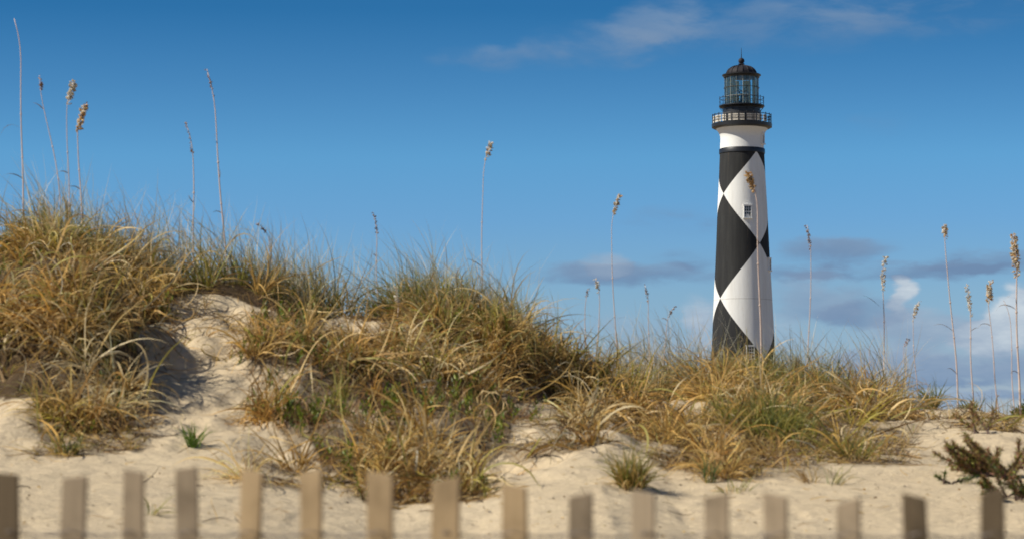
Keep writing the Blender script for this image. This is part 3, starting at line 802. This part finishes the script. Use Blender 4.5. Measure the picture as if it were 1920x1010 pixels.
RP = [(287, 41.6), (338, 43.7), (391, 46.6), (455, 49.3), (497, 51.3), (531, 53.2), (602, 56.7), (650, 58.9), (960, 73)]
def rad_at(py): return float(np.interp(py, [a for a, _ in RP], [b for _, b in RP])) * mpx(py)
TV = [(287, 0), (366, 1), (459, 2), (561, 3), (675, 4), (800, 5), (945, 6)]
rings = []
for (y0, t0), (y1, t1) in zip(TV[:-1], TV[1:]):
    for k in range(14): rings.append((y0 + (y1 - y0) * k / 14, t0 + (t1 - t0) * k / 14))
rings.append((958, 6.1)); rings.insert(0, (280, -.1))
NA = 180; THETA0 = 35.0
vs = []; pat = []
for py, tv in rings:
    r = rad_at(py); z = zz(py)
    tri = 0 if tv < 0 else abs(((tv + 1) % 2) - 1)
    tri = 1 - abs((tv % 2) - 1) if tv >= 0 else -.05
    for i in range(NA):
        th = THETA0 + i * 2.0
        S_ = abs(((th - THETA0 + 90) % 180) - 90) / 90
        a = R(th)      # theta measured from the viewer side towards +x
        vs.append((r * math.sin(a), -r * math.cos(a), z)); pat.append(tri - S_ if tv >= 0 else -1.)
fs = [(j * NA + i, (j + 1) * NA + i, (j + 1) * NA + (i + 1) % NA, j * NA + (i + 1) % NA) for j in range(len(rings) - 1) for i in range(NA)]
me = np_mesh('shaft', vs, fs)
pa = me.attributes.new('pattern', 'FLOAT', 'POINT'); pa.data.foreach_set('value', np.array(pat, np.float32))
link('shaft', me, M_shaft, base)

M_white = simple('white_painted_masonry', (.78, .77, .73), .6, 0, .08, 4, .01)
M_black = simple('black_painted_iron', (.012, .012, .013), .42, 0, .4, 6, .002)
M_roof = simple('dark_roof_metal', (.024, .021, .024), .7, .0, .7, 3, .004, .25)
M_metal = simple('railing_iron', (.02, .02, .022), .5, 0, .3, 10)
M_panel = simple('weathered_beige_panel', (.62, .56, .46), .6, 0, .35, 6)
def pr(py, rp): return (rp * mpx(py), zz(py))
mb = MB(); mb.lathe([pr(282, 41.4), pr(280, 41.2), pr(262, 40.3), pr(256, 40.6), pr(251, 42.3), pr(246.5, 45), pr(243, 48), pr(241.0, 49)], 96)
mb.build('upper_collar', M_white, base, smooth=True)
mb = MB(); mb.lathe([pr(289, 41.9), pr(288.6, 43), pr(281, 43), pr(280.3, 42.6), pr(279.5, 41.2)], 96, cap=False)
mb.build('band', M_black, base, smooth=True)
mb = MB(); mb.lathe([pr(242.2, 49), pr(241.5, 52), pr(240.5, 54.3), pr(239.5, 56.2), pr(233.5, 56.6), pr(233.2, 54), pr(233.0, 30)], 96)
mb.build('gallery_deck', M_black, base, smooth=True)
mb = MB(); mb.lathe([pr(233.2, 35.6), pr(207, 35.4), pr(206.5, 34.5), pr(204, 34.5), pr(203.5, 36), pr(199.9, 38)], 72)
mb.build('watch_room', M_black, base, smooth=True)
mb = MB(); mb.lathe([pr(202, 38), pr(201.5, 41.5), pr(200.5, 42.6), pr(198.6, 42.6), pr(198.3, 41), pr(198.2, 30)], 96)
mb.build('upper_deck', M_black, base, smooth=True)

def ring_pts(r, z, n=96): return [(r * math.cos(2 * math.pi * i / n), r * math.sin(2 * math.pi * i / n), z) for i in range(n)]
def railing(name, rp, ybot, ytop, nposts, rr, mids=1):
    mb = MB(); r = rp * mpx(ytop); z0, z1 = zz(ybot), zz(ytop)
    mb.tube(ring_pts(r, z1), rr * 1.5, 6, True)
    for k in range(mids):
        mb.tube(ring_pts(r, z0 + (z1 - z0) * (k + 1) / (mids + 1)), rr, 6, True)
    for i in range(nposts):
        a = 2 * math.pi * (i + .3) / nposts; x, y = r * math.cos(a), r * math.sin(a)
        mb.tube([(x, y, z0), (x, y, z1 + .03)], rr * 1.5, 6)
        mb.tube([(x, y, z1 + .02), (x, y, z1 + .09), (x, y, z1 + .16)], [rr, rr * 2.2, rr * .6], 6)
    return mb.build(name, M_metal, base, smooth=True)
railing('gallery_railing', 55, 233.4, 217.5, 24, .028, 2)
railing('upper_railing', 41.6, 198.4, 184.5, 16, .020, 1)
# brackets under the upper deck
for i in range(16):
    a = 2 * math.pi * (i + .5) / 16
    mb = MB(); r0, r1 = 35.3 * mpx(215), 41.5 * mpx(202)
    mb.tube([(r0 * math.cos(a), r0 * math.sin(a), zz(209)), (r1 * math.cos(a), r1 * math.sin(a), zz(202))], .03, 6)
    mb.build('bracket', M_metal, base, smooth=True)
# beige panels fixed inside the gallery railing
for row in (0, 1):
    for k in range(11):
        th = -80 + k * 12.6 + (2 if k % 3 == 1 else 0); a = R(th); r = 54.3 * mpx(225)
        zc = zz(229.2 - row * 6.6); h = .34; w = .56 if k % 4 else .46
        Mx = Matrix.Translation((r * math.sin(a), -r * math.cos(a), zc)) @ Matrix.Rotation(a, 4, 'Z')
        mb = MB(); mb.box((0, 0, 0), (w, .03, h), Mx)
        mb.box((0, -.022, h / 2 - .02), (w, .012, .035), Mx); mb.box((0, -.022, -h / 2 + .02), (w, .012, .035), Mx)
        mb.build('railing_panel', M_panel, base)

# lantern room
M_glass, t, b, co = mat('lantern_glass')
gl = t.node('ShaderNodeBsdfGlossy'); gl.inputs['Roughness'].default_value = .03; gl.inputs[0].default_value = (.9, .95, .95, 1)
tr = t.node('ShaderNodeBsdfTransparent'); tr.inputs[0].default_value = (.96, 1, .98, 1)
fz = t.node('ShaderNodeFresnel'); fz.inputs[0].default_value = 1.6
mx = t.node('ShaderNodeMixShader'); t.put(mx.inputs[0], t.math('ADD', fz.outputs[0], t.rng(t.noise(co, 2.2, 3), .4, .8, 0, .12)))
t.l.new(tr.outputs[0], mx.inputs[1]); t.l.new(gl.outputs[0], mx.inputs[2]); t.l.new(mx.outputs[0], t.n['Material Output'].inputs[0])
rg = 30.9 * mpx(170); zb, zt = zz(198.2), zz(145.5)
NP = 16
mb = MB()
for i in range(NP):
    a0, a1 = 2 * math.pi * i / NP, 2 * math.pi * (i + 1) / NP
    mb.add([(rg * math.cos(a0), rg * math.sin(a0), zb), (rg * math.cos(a1), rg * math.sin(a1), zb), (rg * math.cos(a1), rg * math.sin(a1), zt), (rg * math.cos(a0), rg * math.sin(a0), zt)], [(0, 1, 2, 3)])
mb.build('lantern_glass', M_glass, base)
M_mull = simple('pale_mullion', (.30, .33, .29), .5, 0, .2, 5)
mb = MB(); rm = 31.6 * mpx(170)
for i in range(NP):
    a = 2 * math.pi * i / NP
    mb.tube([(rm * math.cos(a), rm * math.sin(a), zb), (rm * math.cos(a), rm * math.sin(a), zt)], .022 if i % 2 else .035, 6)
for f in (.0, .31, .62, 1.0):
    mb.tube(ring_pts(rm, zb + (zt - zb) * f, NP), .022, 6, True)
mb.build('mullions', M_mull, base, smooth=True)
mb = MB(); rm2 = 32.3 * mpx(170)
mb.tube(ring_pts(rm2 * 1.02, zb + (zt - zb) * .62, 48), .03, 6, True)
for i in range(8):
    a = 2 * math.pi * (i + .27) / 8
    mb.tube([(rm2 * 1.02 * math.cos(a), rm2 * 1.02 * math.sin(a), zb), (rm2 * 1.02 * math.cos(a), rm2 * 1.02 * math.sin(a), zt)], .022, 6)
mb.build('handrail', M_metal, base, smooth=True)
# inside: pedestal, two beacons, braces, pale blinds
M_blind = simple('pale_blind', (.80, .84, .70), .7, 0, .15, 3)
def milky(m, f):
    t = NT(m.node_tree); b = t.n['Principled BSDF']; tl = t.node('ShaderNodeBsdfTranslucent'); tl.inputs[0].default_value = (.82, .88, .78, 1)
    mx = t.node('ShaderNodeMixShader'); mx.inputs[0].default_value = f
    t.l.new(b.outputs[0], mx.inputs[1]); t.l.new(tl.outputs[0], mx.inputs[2]); t.l.new(mx.outputs[0], t.n['Material Output'].inputs[0])
milky(M_blind, .55)
M_lamp = simple('beacon_housing', (.035, .035, .04), .4, .3, .3, 5)
M_lens = simple('beacon_lens', (.45, .50, .48), .12, .4, .2, 5)
for (a0, a1) in ((-88, -58), (-46, -30), (60, 88), (96, 128), (140, 172), (184, 222), (232, 266)):
    mb = MB(); m_ = 6; ri = rg * .93
    va = []
    for k in range(m_ + 1):
        a = R(a0 + (a1 - a0) * k / m_)
        for rr_ in (ri, ri - .03):
            for z in (zb + .1, zt - .15): va.append((rr_ * math.sin(a), -rr_ * math.cos(a), z))
    f_ = []
    for k in range(m_):
        q0, q1 = 4 * k, 4 * k + 4
        f_ += [(q0, q1, q1 + 1, q0 + 1), (q0 + 2, q0 + 3, q1 + 3, q1 + 2), (q0, q0 + 2, q1 + 2, q1), (q0 + 1, q1 + 1, q1 + 3, q0 + 3)]
    f_ += [(0, 1, 3, 2), (4 * m_, 4 * m_ + 2, 4 * m_ + 3, 4 * m_ + 1)]
    mb.add(va, f_); mb.build('blind', M_blind, base, smooth=True)
zm = (zb + zt) / 2
mb = MB(); mb.lathe([(.35, zb), (.32, zb + .5), (.12, zb + .6), (.10, zm - .2)], 20); mb.build('pedestal', M_lamp, base, smooth=True)
for sx_ in (-.50, .42):
    Mx = Matrix.Translation((sx_, -.1, zb + (zt - zb) * .40)) @ Matrix.Rotation(R(90), 4, 'X')
    mb = MB(); b0 = MB(); b0.lathe([(.10, -.38), (.28, -.32), (.33, -.1), (.33, .28), (.36, .30), (.36, .36)], 20)
    mb.add(b0.v, b0.f, Mx); o = mb.build('beacon', M_lamp, base, smooth=True)
    b1 = MB(); b1.lathe([(.31, .362), (.27, .41), (.15, .44), (.02, .45)], 20); ml = MB(); ml.add(b1.v, b1.f, Mx); ml.build('lens', M_lens, o, smooth=True)
mb = MB()
for (x0, z0, x1, z1) in ((-.9, 0, -.2, 1.5), (.9, 0, .2, 1.5), (-.2, 1.5, .8, 2.3), (.2, 1.5, -.9, 2.4), (-1.1, .2, -1.1, 2.7), (1.0, .2, 1.0, 2.7), (-1.1, 1.2, 1.1, 1.2), (0, .4, 0, 2.8)):
    mb.tube([(x0, .2, zb + z0), (x1, .2, zb + z1)], .03, 6)
mb.build('inner_braces', M_lamp, base, smooth=True)
# roof
mb = MB(); mb.lathe([pr(146.3, 31), pr(146.3, 33.5), pr(143.8, 34.2), pr(142.6, 36.2), pr(140.9, 36.4), pr(140.4, 35.2), pr(139.6, 28.5), pr(139.0, 27.0)], 64)
mb.build('eave', M_black, base, smooth=True)
mb = MB(); prof = []
for k in range(11):
    f = k / 10; prof.append((( 28.2 * math.cos(f * math.pi / 2 * .92)) * mpx(130), zz(139.2 - 15.6 * math.sin(f * math.pi / 2))))
mb.lathe(prof, 16); dome = mb.build('dome_roof', M_roof, base)
for i in range(16):
    a = 2 * math.pi * i / 16; mr = MB()
    mr.tube([(r * 1.005 * math.cos(a), r * 1.005 * math.sin(a), z + .01) for r, z in prof], .045, 6); mr.build('roof_rib', M_roof, dome, smooth=True)
mb = MB(); mb.lathe([pr(125.4, 8.5), pr(124.2, 7.6), pr(123, 4.6), pr(121.6, 4.2), pr(121, 6.2), pr(120.2, 6.2), pr(119.6, 3.6)] + [pr(114.6 + 5.6 * math.cos(k * math.pi / 10), max(.3, 5.8 * math.sin(k * math.pi / 10))) for k in range(2, 11)], 32)
mb.build('ball_finial', M_roof, base, smooth=True)
mb = MB(); mb.tube([(0, 0, zz(109.5)), (0, 0, zz(90))], [.05, .018], 6); mb.build('lightning_rod', M_metal, base, smooth=True)

# windows
M_frame = simple('white_window_frame', (.74, .73, .70), .5, 0, .1, 6)
M_pane = simple('dark_window_glass', (.025, .030, .04), .12, 0, .4, 2)
def window(theta, py, w, h, depth=.25):
    a = R(theta); z = zz(py); r = (rad_at(py) if py > 285 else 40.4 * mpx(py))
    slope = 0
    Mx = Matrix.Translation((r * math.sin(a), -r * math.cos(a), z)) @ Matrix.Rotation(a, 4, 'Z')
    mb = MB(); fw = .09
    mb.box((-w / 2 + fw / 2, -.02, 0), (fw, .26, h), Mx); mb.box((w / 2 - fw / 2, -.02, 0), (fw, .26, h), Mx)
    mb.box((0, -.02, h / 2 - fw / 2), (w - 2 * fw, .26, fw), Mx); mb.box((0, -.05, -h / 2 - .05), (w + .16, .34, .12), Mx)
    mb.box((0, -.03, h / 2 + .05), (w + .10, .28, .10), Mx)
    iw = w - 2 * fw
    for k in (1, 2): mb.box((-iw / 2 + iw * k / 3, -.035, 0), (.035, .05, h - 2 * fw), Mx)
    for k in (1, 2, 3):
        mb.box((0, -.05 if k == 2 else -.038, -h / 2 + h * k / 4), (iw, .05, .075 if k == 2 else .035), Mx)
    o = mb.build('window', M_frame, base)
    p = MB(); p.box((0, .0, 0), (iw, .02, h - .1), Mx); p.build('pane', M_pane, o)
window(7, 401.5, .90, 1.36); window(8, 663, .92, 1.4); window(66, 261, .75, 1.2); window(68, 497, .8, 1.3)
window(7, 800, .82, 1.3)

# ------------------------------------------------------------------ sun, sky
SUN_AZ = R(-77); SUN_EL = R(42)      # azimuth measured from the tower->viewer direction towards the left
sun_dir = Vector((-math.sin(-SUN_AZ) * math.cos(SUN_EL), -math.cos(SUN_AZ) * math.cos(SUN_EL), math.sin(SUN_EL)))
ld = bpy.data.lights.new('sun', 'SUN'); ld.energy = 5.0; ld.angle = R(.53); ld.color = (1, .945, .83)
lo = bpy.data.objects.new('sun', ld); C.objects.link(lo); lo.location = (-20, 0, 30)
lo.rotation_euler = sun_dir.to_track_quat('Z', 'Y').to_euler()

w = bpy.data.worlds.new('World'); bpy.context.scene.world = w; w.use_nodes = True
t = NT(w.node_tree); bg = t.n['Background']
sky = t.node('ShaderNodeTexSky'); sky.sky_type = 'NISHITA'; sky.sun_disc = False
sky.sun_elevation = SUN_EL; sky.sun_rotation = math.atan2(sun_dir.x, sun_dir.y)
sky.air_density = 1.0; sky.dust_density = .0; sky.ozone_density = 3.0; sky.altitude = 0
tc = t.node('ShaderNodeTexCoord'); dv = tc.outputs['Generated']
sp = t.node('ShaderNodeSeparateXYZ'); t.l.new(dv, sp.inputs[0])
az = t.math('ARCTAN2', sp.outputs[0], sp.outputs[1]); el = t.math('ARCSINE', sp.outputs[2])
# tint the sky by elevation: deep blue well above, softer near the horizon, unseen top darkened to cut fill light
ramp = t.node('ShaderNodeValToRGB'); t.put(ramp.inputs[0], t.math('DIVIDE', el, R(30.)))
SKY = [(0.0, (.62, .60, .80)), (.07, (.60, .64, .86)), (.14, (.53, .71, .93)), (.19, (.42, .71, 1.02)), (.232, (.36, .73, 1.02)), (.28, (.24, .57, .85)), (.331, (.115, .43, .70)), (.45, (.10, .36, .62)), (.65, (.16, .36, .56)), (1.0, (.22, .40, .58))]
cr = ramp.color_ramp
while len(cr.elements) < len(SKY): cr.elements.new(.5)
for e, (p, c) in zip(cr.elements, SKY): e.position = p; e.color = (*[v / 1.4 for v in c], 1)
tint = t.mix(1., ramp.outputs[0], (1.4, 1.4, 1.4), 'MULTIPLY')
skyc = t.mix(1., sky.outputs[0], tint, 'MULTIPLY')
cmb = t.node('ShaderNodeCombineXYZ'); t.put(cmb.inputs[0], az); t.put(cmb.inputs[1], t.math('MULTIPLY', el, 2.6)); cv = cmb.outputs[0]
nz1 = t.noise(cv, 26, 7, .58, .3); nz2 = t.noise(t.mapping(cv, (1, 1, 1), (3.1, 1.7, 0)), 60, 6, .6)
wx_ = t.math('MULTIPLY', t.math('SUBTRACT', t.noise(t.mapping(cv, (1, 1, 1), (7, 2, 0)), 40, 5), .5), .020)
wy_ = t.math('MULTIPLY', t.math('SUBTRACT', t.noise(t.mapping(cv, (1, 1, 1), (1, 9, 0)), 40, 5), .5), .012)
azw = t.math('ADD', az, wx_); elw = t.math('ADD', el, wy_)
CL = [  # px, py, rx, ry, strength, bright
 (905, 110, 100, 22, .36, .08), (1120, 92, 130, 36, .46, .08), (1245, 45, 75, 55, .36, .12), (1450, 55, 240, 50, .36, .06), (1780, 25, 300, 46, .34, .04),
 (1650, 238, 60, 16, .14, .0), (1275, 415, 80, 30, .36, .0), (1150, 514, 190, 20, .75, .05), (1140, 490, 40, 24, .60, .40), (1290, 484, 60, 22, .5, .0),
 (1570, 475, 90, 26, .75, .06), (1650, 512, 260, 17, .70, .0), (1850, 495, 100, 20, .55, .0), (1318, 605, 30, 44, .75, .60), (1530, 560, 90, 46, .6, .22),
 (1693, 553, 26, 32, 1.0, .75), (1888, 596, 48, 48, 1.15, .95), (1848, 636, 66, 28, 1.0, .8), (1900, 560, 30, 30, .5, .8), (1740, 620, 130, 34, .7, .35), (1470, 650, 60, 50, .6, .40),
 (1620, 590, 90, 20, .5, .05), (1000, 590, 60, 36, .45, .5), (1700, 690, 300, 34, .95, .22), (1180, 620, 90, 30, .35, .35), (1220, 690, 180, 50, .6, .3),
 (1640, 745, 200, 16, .8, .5), (1850, 745, 150, 14, .7, .15), (1600, 720, 240, 12, .7, .12)]
dens = None; brt = None
for (px, py, rx, ry, sgt, br) in CL:
    a0 = (px - 960) / F; e0 = PITCH + (505 - py) / F
    dx = t.math('MULTIPLY', t.math('SUBTRACT', azw, a0), F / rx); dy = t.math('MULTIPLY', t.math('SUBTRACT', elw, e0), F / ry)
    rr = t.math('ADD', t.math('MULTIPLY', dx, dx), t.math('MULTIPLY', dy, dy))
    v = t.math('MULTIPLY', t.rng(rr, 0., 1.9, 1., 0.), sgt)
    vb = t.math('MULTIPLY', v, t.math('ADD', br, t.math('MULTIPLY', dy, .10)))
    dens = v if dens is None else t.math('ADD', dens, v)
    brt = vb if brt is None else t.math('ADD', brt, vb)
# elsewhere around the horizon: a loose belt of the same low cloud
belt = t.math('MULTIPLY', t.rng(el, R(.2), R(3.6), 1., 0.), t.rng(nz1, .42, .68))
outside = t.rng(t.math('ABSOLUTE', az), .19, .30)
upper = t.math('MULTIPLY', t.math('MULTIPLY', t.rng(el, R(2.), R(9.)), t.rng(nz1, .52, .75)), outside)
dens = t.math('ADD', dens, t.math('MULTIPLY', t.math('ADD', belt, upper), .55)); brt = t.math('ADD', brt, t.math('MULTIPLY', t.math('ADD', belt, upper), .25))
ratio = t.math('DIVIDE', brt, t.math('ADD', dens, .02))
mod = t.rng(t.math('ADD', nz1, t.math('MULTIPLY', t.math('SUBTRACT', dens, .5), .22)), .34, .60, .18, 1.2)
fac = t.math('MULTIPLY', dens, mod, clamp=True)
cloudc = t.mix(t.math('MULTIPLY', ratio, t.math('ADD', 1., t.math('MULTIPLY', t.math('SUBTRACT', nz2, .5), 1.6)), clamp=True), (1.6, 2.6, 4.2), (5.6, 6.4, 7.1))
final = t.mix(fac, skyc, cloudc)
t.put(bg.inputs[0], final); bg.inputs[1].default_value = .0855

# ------------------------------------------------------------------ camera, view
cd = bpy.data.cameras.new('camera'); cd.lens = 100; cd.sensor_width = 36; cd.clip_start = .1; cd.clip_end = 20000
cam = bpy.data.objects.new('camera', cd); C.objects.link(cam); cam.location = (0, 0, CAMZ); cam.rotation_euler = (R(90) + PITCH, 0, 0)
cd.dof.use_dof = True; cd.dof.focus_distance = 45; cd.dof.aperture_fstop = 6.6
sc = bpy.context.scene; sc.camera = cam
sc.view_settings.view_transform = 'Standard'; sc.view_settings.look = 'None'; sc.view_settings.exposure = .24; sc.view_settings.gamma = 1
sc.cycles.transparent_max_bounces = 16
